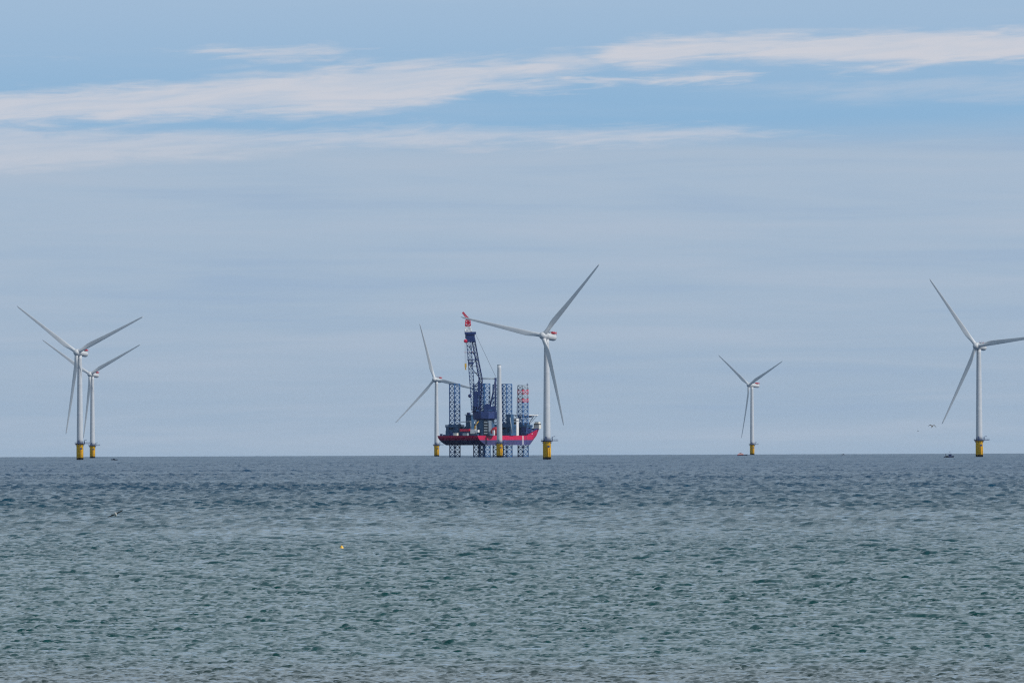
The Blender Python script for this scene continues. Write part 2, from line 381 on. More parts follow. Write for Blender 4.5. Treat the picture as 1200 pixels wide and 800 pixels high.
# ------------------------------------------------------------------ wind turbines
H, BR, OVER, TILT, PRE = 100.0, 77.0, 6.0, R(5), 3.2
def tp_parts(root):
    tp = MB().lathe([(3.25, -6), (3.25, 13.8), (3.45, 14.0), (3.45, 14.6)], 36).build('transition_piece', M['tp'], root)
    b = MB()
    for sx in (-.75, .75):                                      # fender tubes and ladder on the camera-right side
        b.tube((2.0 + sx, -4.1, -3), (2.0 + sx, -4.1, 9.5), .26, 8)
        for z in (1, 5, 9): b.tube((2.0 + sx, -4.1, z), (1.6 + sx * .7, -2.6, z), .16)
    for i in range(30): b.tube((1.5, -3.7, -2 + .4 * i), (2.5, -3.7, -2 + .4 * i), .05, 4)
    b.build('boat_landing', M['tp'], tp)
    MB().box((1.35, -3.35, 10.6), (1.7, .5, 1.5)).build('ladder_rest', M['platform'], tp)
    pl = MB().lathe([(3.6, 14.6), (4.9, 15.2), (4.9, 15.55), (3.0, 15.6)], 32)
    pl.box((6.4, -.4, 15.3), (5.2, 3.4, .5))
    for i in range(10):
        a = 2 * math.pi * i / 10; pl.tube((3.3 * math.cos(a), 3.3 * math.sin(a), 13.0), (4.7 * math.cos(a), 4.7 * math.sin(a), 15.2), .14)
    plat = pl.build('platform', M['platform'], root)
    r = MB(); pts = []
    for i in range(33):
        a = 2 * math.pi * i / 32; pts.append((4.8 * math.cos(a), 4.8 * math.sin(a)))
    for z in (16.1, 16.7): r.path([(x, y, z) for x, y in pts], .06, 4)
    for x, y in pts[::2]: r.tube((x, y, 15.5), (x, y, 16.75), .06, 4)
    box = [(4.6, -2.0), (8.9, -2.0), (8.9, 1.2), (4.6, 1.2)]
    for z in (16.1, 16.7): r.path([(x, y, z) for x, y in box], .06, 4)
    for x, y in box + [(6, -2.0), (7.5, -2.0), (8.9, -.4), (6, 1.2), (7.5, 1.2)]: r.tube((x, y, 15.5), (x, y, 16.75), .06, 4)
    r.build('railing', M['platform'], plat)
    d = MB().tube((4.2, -1.6, 15.5), (4.2, -1.6, 18.4), .28, 8).tube((4.2, -1.6, 18.3), (6.6, -1.9, 18.9), .2, 6).box((4.2, -1.6, 17.2), (.9, .9, .8)).tube((6.6, -1.9, 18.9), (6.6, -1.9, 17.5), .06, 4)
    d.build('davit_crane', M['platform'], plat)
def tower_part(root, top, r0, r1):
    prof = []
    for i in range(25):
        k = i / 24; z = 15.6 + (top - 15.6) * k; rr = r0 + (r1 - r0) * (k ** 1.15)
        prof.append((rr, z))
        if i in (8, 16): prof += [(rr + .004, z + .05), (rr + .004, z + .12), (rr, z + .17)]
    tw = MB().lathe(prof, 40).build('tower', M['tower'], root)
    MB().box((-.8, -2.93, 17.4), (1.1, .25, 2.4)).build('door', M['platform'], tw)
    return tw
def blade_mb():
    secs = []
    for i in range(34):
        k = i / 33; r = 1.2 + (BR - 1.2) * k
        if r < 17: ch = 3.3 + (4.4 - 3.3) * (0.5 - .5 * math.cos(math.pi * min(1, max(0, (r - 4) / 13))))
        else: ch = 4.4 + (1.1 - 4.4) * ((r - 17) / (BR - 17)) ** .92
        if r > BR - 3: ch *= max(.12, math.sqrt(max(0, (BR - r) / 3)))
        th = 1.0 if r < 4 else .22 + .78 * max(0, 1 - (r - 4) / 15) ** 2.2
        rd = min(1, max(0, (r - 4) / 10)); rd = rd * rd * (3 - 2 * rd)
        tw = R(15) * max(0, 1 - r / BR) ** 1.6 + R(2)
        fw = -PRE * (r / BR) ** 2
        sec = []
        for j in range(20):
            a = 2 * math.pi * j / 20
            xc = .5 * (1 + math.cos(a))                           # 0 leading .. 1 trailing
            cx, cy = .5 * math.cos(a), .5 * math.sin(a)
            yt = 5 * .5 * (.2969 * math.sqrt(max(xc, 0)) - .126 * xc - .3516 * xc ** 2 + .2843 * xc ** 3 - .1015 * xc ** 4) * 2 * (1 if math.sin(a) >= 0 else -1)
            ax, ay = xc - .32, yt * .5 * 2
            X = (cx * (1 - rd) + ax * rd) * ch; Y = (cy * th * (1 - rd) + ay * th * .5 * rd) * ch
            X = -X                                                # leading edge to +X
            sec.append((X * math.cos(tw) - Y * math.sin(tw), X * math.sin(tw) + Y * math.cos(tw) + fw, r))
        secs.append(sec)
    return MB().loft(secs)
def make_turbine():
    root = thing('wind_turbine', 'x', 'wind turbine', (0, 0, 0), 0, 'offshore wind turbines')
    tp_parts(root); tower_part(root, 97.2, 2.95, 2.05)
    nb = MB().lathe([(.4, 17.3), (1.7, 17.2), (2.45, 16.6), (2.75, 15.2), (2.85, 9), (2.9, 3), (2.9, .9), (3.25, .8), (3.3, -1.6), (3.0, -2.2)], 28, axis='Y')
    nb.lathe([(2.1, -3.4), (2.25, -2.3), (2.4, -1)], 24)
    nac = nb.build('nacelle', M['nacelle'], root)
    hp = MB()
    hp.box((0, 13.2, 3.15), (4.6, 6.6, .3))
    for x in (-2.25, 2.25): hp.box((x, 13.2, 3.95), (.1, 6.6, .6))
    for y in (9.95, 16.45): hp.box((0, y, 3.95), (4.5, .1, .6))
    for x in (-2.2, 2.2):
        for y in (10, 13.2, 16.4): hp.tube((x, y, 2.2), (x, y, 4.9), .12, 6)
    hp.build('hoist_platform', M['red'], nac)
    MB().box((0, 6.6, 3.15), (3.6, 2.6, 1.1)).tube((1.2, 7.3, 3.6), (1.2, 7.3, 5.6), .09).tube((-1.2, 7.3, 3.6), (-1.2, 7.3, 5.4), .09).build('cooler', M['pale'], nac)
    MB().lathe([(.35, -3.5), (1.5, -3.2), (2.4, -2.3), (3.0, -1.0), (3.2, .4), (3.1, 2.4), (2.7, 3.2)], 28, axis='Y').build('hub', M['nacelle'], root)
    bm = blade_mb(); b0 = bm.build('blade', M['blade'], root)
    for k in range(2):
        c = b0.copy(); COL.objects.link(c); c.parent = root
    return root
def pose(root, yaw, phase):
    Y = Matrix.Rotation(-R(yaw), 4, 'Z'); T = Matrix.Rotation(-TILT, 4, 'X')
    hubp = Y @ Vector((0, -OVER, H)).to_4d(); hubp = Vector(hubp[:3])
    k = 0
    for c in KIDS(root):
        nm = c.name.split('.')[0]
        if nm == 'nacelle': c.matrix_local = Matrix.Translation(hubp + Vector((Y.to_3x3() @ Vector((0, 2.2, 0))))) @ Y @ T
        elif nm == 'hub': c.matrix_local = Matrix.Translation(hubp) @ Y @ T
        elif nm == 'blade':
            a = R(phase + 120 * k) - math.pi / 2; k += 1        # blade is built along +Z; positive phase turns it anticlockwise as seen
            c.matrix_local = Matrix.Translation(hubp) @ Y @ T @ Matrix.Rotation(-a, 4, 'Y')
PROTO = make_turbine()
TURB = [
    (641, 538.3, 5000, 29, 48, 'tallest looking white turbine just right of the red jack-up ship, one blade reaching up right'),
    (93.7, 538.7, 5780, 23, 25, 'leftmost grey turbine, standing in front of a smaller one behind it'),
    (108.4, 536.7, 7400, 24, 27, 'smaller turbine partly hidden behind the leftmost turbine'),
    (511.7, 534.8, 8040, 24, 107, 'small far turbine just left of the red ship, one blade pointing nearly straight up'),
    (881.5, 533.2, 8840, 48, 25.5, 'smallest turbine standing alone on the horizon'),
    (1147.6, 535.0, 5600, 27, 7, 'rightmost turbine with one blade cut off by the edge of the photo'),
]
for i, (px, py, D, yaw, ph, lab) in enumerate(TURB):
    t = PROTO if i == 0 else copy_tree(PROTO)
    t.location = at(px, py, D); t['label'] = lab
    pose(t, yaw, ph)
    if i: t.rotation_euler = (0, 0, -R(4 * i % 9 - 4))
    if i: pose(t, yaw + (4 * i % 9 - 4) * -1, ph)
bt = thing('turbine_tower', 'bare turbine tower without blades on a yellow base, in front of the red ship', 'turbine tower', at(585.4, 535.7, 6550))
tp_parts(bt)
tw = tower_part(bt, 97.6, 2.95, 2.05)
MB().lathe([(2.1, 97.6), (2.22, 97.65), (2.22, 98.1), (1.8, 98.2)], 32).build('flange', M['pale'], tw)

# ------------------------------------------------------------------ jack-up installation ship
TH = R(25)
SHIP = thing('jack_up_ship', 'red and navy jack-up crane ship raised out of the water on six blue lattice legs', 'ship', at(536.2, 536.3, 6800), -TH)
def outline(z):
    """plan of the hull at height z: (x, y) points, stern first; the stern is raked, the bow flared"""
    k = (z - 13.4) / (24 - 13.4); ys = 22 * (1 - k) ** 1.9
    w, q = 24.5, max(0, k)
    top = [(24.5, 130), (24.2, 149), (20.5, 163), (12, 168), (0, 170)]; low = [(24.5, 124), (23, 140), (18.5, 149), (11, 154), (0, 156)]
    pts = [(w, ys), (w, ys + 25), (w, 100)] + [(a[0] * q + b[0] * (1 - q), a[1] * q + b[1] * (1 - q)) for a, b in zip(top, low)]
    return pts + [(-x, y) for x, y in reversed(pts[:-1])]
def ring(z): return [(x, y, z) for x, y in outline(z)]
MB().loft([ring(13.4), ring(15.3), ring(17.2), ring(19.0)], sm=False).build('hull_bottom', M['hull_low'], SHIP)
hl = MB().loft([ring(19.0), ring(21.5), ring(23.9)], sm=False)
hull = hl.build('hull', M['hull_red'], SHIP)
MB().add([(x * .985, y * .99 + .5, 23.96) for x, y in outline(24)], [tuple(range(len(outline(24))))]).build('deck', M['deck'], hull)
# bow bulwark: rises and flares forward
bw = MB(); o0 = [p for p in outline(23.9) if p[1] > 120]; o1 = []
for x, y in o0:
    k = min(1, max(0, (y - 128) / 22)); o1.append((x * (1 + .06 * k), y + 4.0 * k, 24.2 + 6.6 * k))
inn = [(x * .96, y - .7, z) for x, y, z in o1]; inb = [(x * .96, y - .7, 23.9) for x, y in o0]
bw.loft([[(x, y, 23.9) for x, y in o0], o1, inn, inb], close=False, cap=False, sm=False)
bw.build('bulwark', M['hull_red'], hull)
cap_ = MB().loft([[(x, y, z + .02) for x, y, z in o1], [(x * 1.015, y + .4, z + 1.3) for x, y, z in o1], [(x * .97, y - .5, z + 1.3) for x, y, z in inn], [(x, y, z + .02) for x, y, z in inn]], close=False, cap=False, sm=False)
cap_.build('bow_rail', M['navy'], hull)
MB().span((24.51, 117, 13.8), (24.56, 119.0, 23.7)).build('white_streak', M['white'], hull)
MB().span((24.40, 126.2, 13.6), (24.56, 127.0, 23.5)).build('fender', M['navy'], hull)
# small marks along the side
for y, z in ((30, 22.4), (33, 22.5), (37, 22.0), (41, 22.3), (46, 21.9), (92, 21.8), (97, 22.2)): MB().span((24.505, y, z), (24.55, y + 1.6, z + .8)).build('side_mark', M['pink'], hull)
# legs
LS, BAY = 8.0, 5.0
def leg_mb(z0, z1, half=LS / 2, ch=.6, br=.35, caps=True):
    m = MB(); c = [(-half, -half), (half, -half), (half, half), (-half, half)]
    nb = int(round((z1 - z0) / BAY)); h = (z1 - z0) / nb
    for x, y in c: m.tube((x, y, z0), (x, y, z1), ch, 8)
    for i in range(nb + 1):
        z = z0 + i * h
        for a in range(4):
            p, q = c[a], c[(a + 1) % 4]; mid = ((p[0] + q[0]) / 2, (p[1] + q[1]) / 2)
            m.tube((*p, z), (*q, z), br, 6)
            if i < nb:
                m.tube((*p, z), (*q, z + h), br, 6); m.tube((*q, z), (*p, z + h), br, 6)
    return m
proto_leg = leg_mb(-9, 81)
LEGS = [(-18, 31), (18.7, 31), (-17.2, 91), (17.2, 91.4), (-15.4, 138), (15.4, 138)]
rot_leg = TH + R(45) - R(.5)
first = None
for i, (x, y) in enumerate(LEGS):
    if i == 5: continue
    if first is None: first = o = proto_leg.build('leg', M['leg'], SHIP)
    else: o = first.copy(); COL.objects.link(o); o.parent = SHIP
    o.location = (x, y, 0); o.rotation_euler = (0, 0, rot_leg)
lf = leg_mb(-9, 61).build('leg', M['leg'], SHIP, (15.4, 138, 0), (0, 0, rot_leg), 'leg with a red and white banded top')
for z0, z1, mt in ((61, 65, 'pink'), (65, 70, 'pale'), (70, 75, 'pink'), (75, 80, 'pale')):
    leg_mb(z0 + .02, z1 - .02).build('banded_section', M[mt], lf)
MB().box((3.6, -3.6, 80.6), (1.4, 1.4, 1.6)).tube((3.6, -3.6, 79.5), (3.6, -3.6, 83), .12).build('lamp_box', M['platform'], lf)
# jacking houses around the legs
def jack_house():
    m = MB(); w = 7.0
    m.box((0, 0, 25.6), (15.4, 15.4, 3.2))
    for sx in (-1, 1):
        for sy in (-1, 1): m.box((sx * 5.6, sy * 5.6, 30.2), (3.6, 3.6, 6.4)); m.box((sx * 6.9, sy * 6.9, 28.3), (1.6, 1.6, 2.2))
    m.box((0, -6.6, 29), (7.6, .8, 2.6)); m.box((0, 6.6, 29), (7.6, .8, 2.6)); m.box((6.6, 0, 29), (.8, 7.6, 2.6)); m.box((-6.6, 0, 29), (.8, 7.6, 2.6))
    for s in (-1, 1):
        m.box((0, s * 6.4, 33.9), (16.2, 3.2, 1.4)); m.box((s * 6.4, 0, 33.9), (3.2, 9.6, 1.4))
        m.box((0, s * 7.9, 35.3), (16.0, .12, 1.1)); m.box((s * 7.9, 0, 35.3), (.12, 15.6, 1.1))
        m.box((s * 5.2, 0, 35.6), (3, 5, 2.2))
    return m
jh = None
for x, y in LEGS:
    if jh is None: jh = o = jack_house().build('jacking_house', M['teal'], SHIP)
    else: o = jh.copy(); COL.objects.link(o); o.parent = SHIP
    o.location = (x, y, 0)
# deck cargo and houses (parts of the ship)
house = MB().span((-13.2, 49, 23.9), (-6.4, 56, 46.4)).span((-14, 48, 46.4), (-5.6, 57, 47.0)).build('deck_house', M['teal'], SHIP)
hr = MB()
for z in (47.6, 48.2): hr.path([(-14, 48, z), (-5.6, 48, z), (-5.6, 57, z), (-14, 57, z), (-14, 48, z)], .1, 4)
hr.box((-11, 52, 48.2), (3, 3, 2.4)); hr.build('roof_gear', M['navy'], house)
sl = MB().loft([[(-20, 50, 23.9), (-13.3, 50, 23.9), (-13.3, 50, 35), (-16, 50, 32.6), (-20, 50, 31)], [(-20, 57, 23.9), (-13.3, 57, 23.9), (-13.3, 57, 35), (-16, 57, 32.6), (-20, 57, 31)]], sm=False)
sl.build('sloped_house', M['teal'], SHIP)
def wc(px, z, y):
    """ship-local point that appears over photo column px at ship-local y"""
    x = (px - 536.2) / 1.066 ; x = (x - y * math.sin(TH)) / math.cos(TH); return (x, y, z)
def deckbox(name, px0, px1, z0, z1, y, mat, depth=4.0):
    a, b = wc(px0, z0, y), wc(px1, z1, y)
    return MB().span((a[0], y, z0), (b[0], y + depth, z1)).build(name, M[mat], SHIP)
c_ = deckbox('container', 538.7, 549.6, 28.6, 31.2, 14, 'pink', 5)
MB().span((wc(538.9, 0, 15)[0], 15, 23.95), (wc(549.2, 0, 15)[0], 18, 28.6)).build('cargo_cradle', M['navy'], SHIP)
deckbox('cabin', 551.2, 556.5, 26.0, 30.9, 13, 'white'); deckbox('cabin', 556.9, 560.2, 27.5, 30.2, 13, 'white')
deckbox('cabin', 530.9, 535.4, 23.95, 26.8, 6, 'cream'); deckbox('cabin', 542.2, 547.5, 23.95, 26.7, 7, 'pale')
deckbox('cabin', 551.5, 559.5, 23.95, 26.0, 14, 'teal')
for px, z1 in ((515.5, 26), (519, 25.2), (526.0, 28), (528.5, 27)): deckbox('winch', px, px + 2.2, 23.95, z1, 5, 'navy', 2)
MB().tube(wc(540.2, 39.0, 30), wc(552, 39.6, 45), .38, 8).tube(wc(551.5, 24, 45), wc(551.5, 40, 45), .5, 8).build('auxiliary_boom', M['pale'], SHIP)
eq = MB(); p = wc(580.5, 27.6, 22)
eq.lathe([(2.0, -1.7), (4.4, -1.65), (4.6, 0), (4.4, 1.65), (2.0, 1.7)], 24, (p[0], p[1], 28.6), 'Y'); eq.build('cable_reel', M['red'], SHIP)
deckbox('cabin', 577.2, 579.2, 24.2, 29.8, 18, 'white', 2)
deckbox('equipment_house', 593.2, 598.6, 23.95, 47.5, 84, 'teal', 8)
MB().tube(wc(597.8, 44, 82), wc(600.2, 26, 82), .55, 6).build('pale_brace', M['pale'], SHIP)
# accommodation, stair tower, helideck at the bow
st = MB(); p = wc(602.2, 0, 118); sx = 2.9
st.span((p[0] - sx - .5, 118, 23.95), (p[0] - sx, 124, 42.5)); st.span((p[0] + sx, 118, 23.95), (p[0] + sx + .5, 124, 42.5)); st.span((p[0] - sx, 123, 23.95), (p[0] + sx, 123.6, 42.4))
for i in range(6): st.span((p[0] - sx, 118.2, 26.0 + 3.1 * i), (p[0] + sx, 123, 27.3 + 3.1 * i))
for i in range(2): st.span((p[0] - sx - 2, 117.6, 39.8 + 3 * i), (p[0] + sx + 3, 117.9, 40.6 + 3 * i))
stt = st.build('stair_tower', M['white'], SHIP)
MB().span((p[0] - sx, 122.4, 24), (p[0] + sx, 122.95, 42)).build('dark_recess', M['glass'], stt)
MB().tube((p[0] + 2, 121, 42.5), (p[0] + 2, 121, 66.5), .16, 6).tube((p[0] + .4, 121, 56), (p[0] + 3.6, 121, 56), .1, 4).tube((p[0] + 2, 121, 66), (p[0] + 3.4, 121, 66.6), .12, 4).tube((p[0] + .8, 121, 61), (p[0] + 3.2, 121, 61), .1, 4).box((p[0] + 2, 121, 49.5), (.9, .9, .9)).build('radio_mast', M['pale'], stt)
ac = MB().span((-15.5, 147.2, 23.95), (15.5, 160, 34.5)).span((-14, 148.5, 34.5), (14.5, 159, 38.2))
acc = ac.build('accommodation', M['navy'], SHIP)
wp = None
def window(parent, x, y, z, w, h):
    global wp
    if wp is None: wp = o = MB().box((0, 0, 0), (1.6, .2, 1.1)).build('window', M['pale'], parent)
    else: o = wp.copy(); COL.objects.link(o); o.parent = parent
    o.location = (x, y, z)
for z in (27.2, 30.4, 33.0, 36.6):
    for i in range(9): window(acc, -12 + 3 * i, 147.15 if z < 34.5 else 148.45, z, 1.6, 1.1)
wr = MB()
for z in (34.6, 38.3, 41.8):
    wr.span((-16, 146.2, z), (22, 146.5, z + .35)); wr.span((15.9, 146, z), (16.2, 166, z + .35))
for i in range(8): wr.tube((-15 + 5 * i, 146.3, 34.6), (-15 + 5 * i, 146.3, 43), .13, 4)
wr.build('gallery_rail', M['white'], acc)
bp_ = wc(630.3, 0, 158)
br = MB().span((bp_[0] - 3.4, 156, 31.6), (bp_[0] + 3.0, 162, 37.4)).span((bp_[0] - 2.6, 156.5, 37.4), (bp_[0] + 2.2, 161.5, 39.2)).build('bridge_wing', M['cream'], acc)
MB().span((bp_[0] - 3.0, 155.9, 36.0), (bp_[0] + 2.8, 156.05, 37.2)).span((bp_[0] + 2.95, 156.3, 36.0), (bp_[0] + 3.08, 161.6, 37.2)).build('window', M['glass'], br)
hx = wc(617, 0, 156)[0]
hd = MB().lathe([(13.2, 45.8), (14.4, 46.1), (14.4, 47.2), (13.8, 47.25)], 8, (hx, 156, 0)).span((hx - 17, 148, 45.9), (hx - 8, 152, 46.6))
hel = hd.build('helideck', M['white'], SHIP)
hs = MB()
for i in range(8):
    a = math.pi / 8 + i * math.pi / 4; q = (hx + 12.5 * math.cos(a), 156 + 12.5 * math.sin(a), 46.3)
    hs.tube(q, (hx + 5 * math.cos(a), 156 + 5 * math.sin(a), 38), .26, 5)
    a2 = a + math.pi / 4; q2 = (hx + 12.5 * math.cos(a2), 156 + 12.5 * math.sin(a2), 46.3); hs.tube(q, q2, .3, 5)
hs.build('support_truss', M['pale'], hel)
MB().box((hx + 2, 148, 44.6), (6, 3, 2)).box((hx + 8.5, 149, 44.9), (3, 3, 1.6)).box((hx - 4, 147, 44.3), (3, 2.5, 2.4)).build('fire_monitor_boxes', M['navy'], hel)
nr = MB(); nr.tube((hx + 13, 150, 47.2), (hx + 18.5, 150, 49.0), .12, 4).tube((hx + 12.6, 158, 47.0), (hx + 17.5, 160, 48.2), .12, 4)
nr.path([(hx + 14.8 * math.cos(i * math.pi / 4 + .39), 156 + 14.8 * math.sin(i * math.pi / 4 + .39), 46.9) for i in range(9)], .14, 4); nr.build('safety_net', M['white'], hel)
MB().span((-14, 128, 23.95), (22, 134, 28.5)).span((-4, 134, 23.95), (23, 146, 31.5)).span((17, 130, 28.5), (23, 136, 33.5)).span((23.2, 128, 34.2), (wc(630, 0, 140)[0] , 129, 34.7)).build('fore_gear', M['navy'], SHIP)
for y in (141, 145, 149.5): MB().span((24.2 - (y - 141) * .35, y, 25.2), (24.9 - (y - 141) * .35, y + 1.3, 29.5)).build('bow_post', M['white'], SHIP)

# main crane; its own frame is turned square to the shore, origin over the starboard aft leg at sea level
CR = MB()
for k in range(8):
    a = k * math.pi / 4 + .2
CR.lathe([(11.5, 23.95), (11.0, 30), (10.2, 41.4)], 10, sm=False)
crane = CR.build('crane', M['teal'], SHIP, (18.7, 31, 0), (0, 0, TH))
sp_ = MB().lathe([(11.0, 41.4), (13.2, 42.6), (13.4, 49.6), (12.8, 50.3), (7, 50.4)], 10, sm=False).box((10.5, -1, 46), (9, 14, 7.4)).box((-12.6, -3, 50.0), (4.4, 4, 1.0))
slew = sp_.build('slewing_platform', M['navy'], crane)
rl = MB()
for z in (51.0, 51.7): rl.path([(13.2 * math.cos(i * math.pi / 6), 13.2 * math.sin(i * math.pi / 6), z) for i in range(13)], .1, 4)
for i in range(24): rl.tube((13.2 * math.cos(i * math.pi / 12), 13.2 * math.sin(i * math.pi / 12), 50.2), (13.2 * math.cos(i * math.pi / 12), 13.2 * math.sin(i * math.pi / 12), 51.8), .1, 4)
rl.box((-8, -9, 51.4), (3, 3, 2)).box((6, -10, 51.6), (4, 2, 2.2)); rl.build('deck_rail', M['boom_lt'], slew)
MB().box((5.8, -11.3, 33), (3.2, 1.2, 14.5)).build('column', M['pale'], crane)
MB().box((-9.3, -7.6, 33), (1.3, 1.3, 16)).build('column', M['pale'], crane)
st2 = MB()
for i in range(5): st2.box((1.0, -11.6, 26.4 + 3 * i), (3.8, .8, 1.1))
st2.build('stair_landing', M['pale'], crane); MB().box((1.0, -11.2, 32.6), (4.4, .7, 16)).build('dark_panel', M['glass'], crane)
MB().tube((-10.6, -12.5, 34.5), (-7, -12.5, 39.6), .45, 6).tube((-11, -12.3, 31), (-10.6, -12.5, 34.6), .5, 6).build('small_crane', M['yel'], crane)
MB().box((5.5, -4, 53.2), (13, 8, 5.6)).box((-9, -3, 53.5), (9, 6, 6.4)).box((3, -6, 57.3), (6, 3, 2.6)).box((10.6, 2, 53), (3.5, 7, 5.2)).build('machinery_house', M['boom'], slew)
FY = -8.0                                         # the boom stands on the front edge of the slewing platform
def ladder(m, p0, p1, w0, w1, bay=4.2, ch=.42, br=.22):
    """square lattice strut from p0 to p1"""
    p0, p1 = Vector(p0), Vector(p1); d = (p1 - p0); L = d.length; z = d.normalized(); x = Vector((1, 0, 0)); x = (x - z * x.dot(z)).normalized(); y = z.cross(x)
    nb = max(1, int(round(L / bay))); R_ = []
    for i in range(nb + 1):
        k = i / nb; w = (w0 + (w1 - w0) * k) / 2; c = p0 + d * k
        R_.append([c + x * a * w + y * b * w for a, b in ((-1, -1), (1, -1), (1, 1), (-1, 1))])
    for i in range(nb):
        for a in range(4):
            m.tube(R_[i][a], R_[i + 1][a], ch, 6)
            if i % 2: m.tube(R_[i][a], R_[i + 1][(a + 1) % 4], br, 5)
            else: m.tube(R_[i][(a + 1) % 4], R_[i + 1][a], br, 5)
    for i in range(nb + 1):
        for a in range(4): m.tube(R_[i][a], R_[i][(a + 1) % 4], br, 5)
    return m
b1 = MB(); ladder(b1, (-12.6, FY, 52), (-13.4, FY, 72), 4.2, 4.4); ladder(b1, (-13.4, FY, 72), (-17.6, FY - 3, 131), 4.4, 4.6)
boom = b1.build('boom', M['boom_lt'], slew)
b2 = MB(); ladder(b2, (-6.6, FY + 2, 52), (-4.4, FY, 86), 3.6, 3.6, ch=.7, br=.3); ladder(b2, (-4.4, FY, 86), (-8.6, FY - 1.5, 108.5), 3.4, 3.2, ch=.65, br=.3); ladder(b2, (-8.6, FY - 1.5, 108.5), (-12.6, FY - 3, 131), 3.2, 3.4, ch=.6, br=.3)
b2.build('rear_chord', M['boom'], boom)
b3 = MB()
for z, k in ((72, 0), (78.5, 0), (93, 0), (100, 0), (115, 0), (121, 0)):
    f = (z - 52) / 79; xl = -12.6 - 5.0 * f; xr = -5.4 - 7 * max(0, (z - 86) / 45); b3.tube((xl, FY - 2 * f, z), (xr, FY - 2 * f, z), .34, 5)
for (xa, za, xb, zb) in ((-14, 74, -4.6, 86), (-4.6, 86, -15.6, 100), (-15.6, 100, -8.6, 108), (-8.6, 108, -17, 122), (-13, 60, -5, 72)): b3.tube((xa, FY - 1, za), (xb, FY - 1, zb), .42, 5)
b3.box((-9.8, FY - 1.5, 64), (4, 2.5, 17)); b3.box((-6.3, FY - 1.2, 76), (2.6, 2.6, 16))
b3.build('boom_bracing', M['boom'], boom)
MB().box((-13.0, FY - 2, 107.4), (12.2, 6, 1.1)).box((-15, FY - 2, 103.6), (6, 5, 2.4)).build('walkway', M['boom'], boom)
MB().box((-15.4, FY - 3, 131.2), (9.4, 6, 9)).box((-15.6, FY - 3, 136.6), (12.6, 8, 2.6)).box((-19.4, FY - 3, 133), (3.6, 4, 4.5)).build('boom_head', M['boom'], boom)
tp1 = MB(); ladder(tp1, (-18, FY - 3, 138), (-18.2, FY - 3, 144.6), 7, 4.8, 3.2, .55, .4); tip = tp1.build('boom_tip', M['white'], boom)
tp2 = MB(); ladder(tp2, (-18.2, FY - 3, 144.6), (-18.2, FY - 3, 151.2), 5.6, 4.6, 3.2, .55, .5); tp2.box((-18, FY - 3, 148), (2.6, 2.6, 4)); tp2.build('banded_section', M['pink'], tip)
jb = MB(); ladder(jb, (-18.0, FY - 3, 152.0), (-23.8, FY - 3, 159.4), 1.9, 1.5, 2.4, .45, .3); jb.build('fly_jib', M['pink'], tip)
MB().tube((-15.5, FY - 3, 151), (-18.2, FY - 3, 154.4), .4, 5).build('tip_strut', M['boom'], tip)
MB().lathe([(1.0, -.9), (2.0, -.8), (2.0, .8), (1.0, .9)], 16, (-20.9, FY - 6.4, 127.8), 'Y').build('sheave', M['pink'], boom)
hk = MB()
for dx in (-.55, .55): hk.tube((-20.9 + dx, FY - 6.4, 128), (-20.9 + dx, FY - 6.4, 102.5), .13, 5)
hk.build('hoist_rope', M['cable'], boom)
MB().box((-20.9, FY - 6.4, 101), (2.2, 1.6, 4.2)).tube((-20.9, FY - 6.4, 99), (-20.9, FY - 6.4, 97), .5, 6).box((-20.9, FY - 6.4, 96.8), (1.6, .8, 1.2)).build('hook_block', M['yel'], boom)
MB().tube((-22.4, FY - 4, 115.3), (-13, FY - 4, 115.6), .22, 5).build('tag_arm', M['pink'], boom)
MB().lathe([(.8, -1.2), (1.8, -.9), (2.0, 0), (1.8, .9), (.8, 1.2)], 14, (-16.4, FY - 3.5, 67.6), 'Y').tube((-16.2, FY - 3.5, 69), (-15.2, FY - 3, 73), .25, 5).build('sheave', M['boom'], boom)
af = MB()
for dy in (-5, 5):
    af.tube((12.2, dy * .5, 86.8), (5.2, dy, 52), .8, 6); af.tube((12.2, dy * .5, 86.8), (11.4, dy, 52), .85, 6)
    for z in (58, 64, 70, 76): 
        k = (z - 52) / 34.8; af.tube((5.2 + 7 * k, dy * (1 - .5 * k), z), (11.4 + .8 * k, dy * (1 - .5 * k), z + 3), .28, 5)
af.tube((12.2, -2.5, 86.8), (12.2, 2.5, 86.8), .8, 6).box((12, 0, 85.6), (2.4, 4.5, 3.6)); aframe = af.build('a_frame', M['boom'], slew)
MB().tube((12.2, -1, 87.0), (-3.0, FY, 87.0), .38, 6).tube((12.2, 1, 85.9), (-3.0, FY + 1.5, 85.9), .3, 6).build('tie_bar', M['pale'], aframe)
sy = MB()
for dy in (-1.2, 0, 1.2): sy.tube((-9.8, FY - 3 + dy, 135.4), (12.2, dy, 88.6), .17, 5)
sy.build('stay_rope', M['cable'], aframe)

# ------------------------------------------------------------------ sea air
HZ = 0.5e-5
hz = MB().span((-19500, -19500, -29), (19500, 19500, 190)).build('haze', M['glass']); hz['kind'] = 'stuff'
hm_ = bpy.data.materials.new('sea_air'); hm_.use_nodes = True; t = hm_.node_tree; t.nodes.clear()
vo = t.nodes.new('ShaderNodeVolumePrincipled'); vo.inputs['Color'].default_value = (.74, .85, 1, 1); vo.inputs['Density'].default_value = HZ; vo.inputs['Anisotropy'].default_value = .2
mo = t.nodes.new('ShaderNodeOutputMaterial'); t.links.new(vo.outputs[0], mo.inputs['Volume']); hz.data.materials[0] = hm_

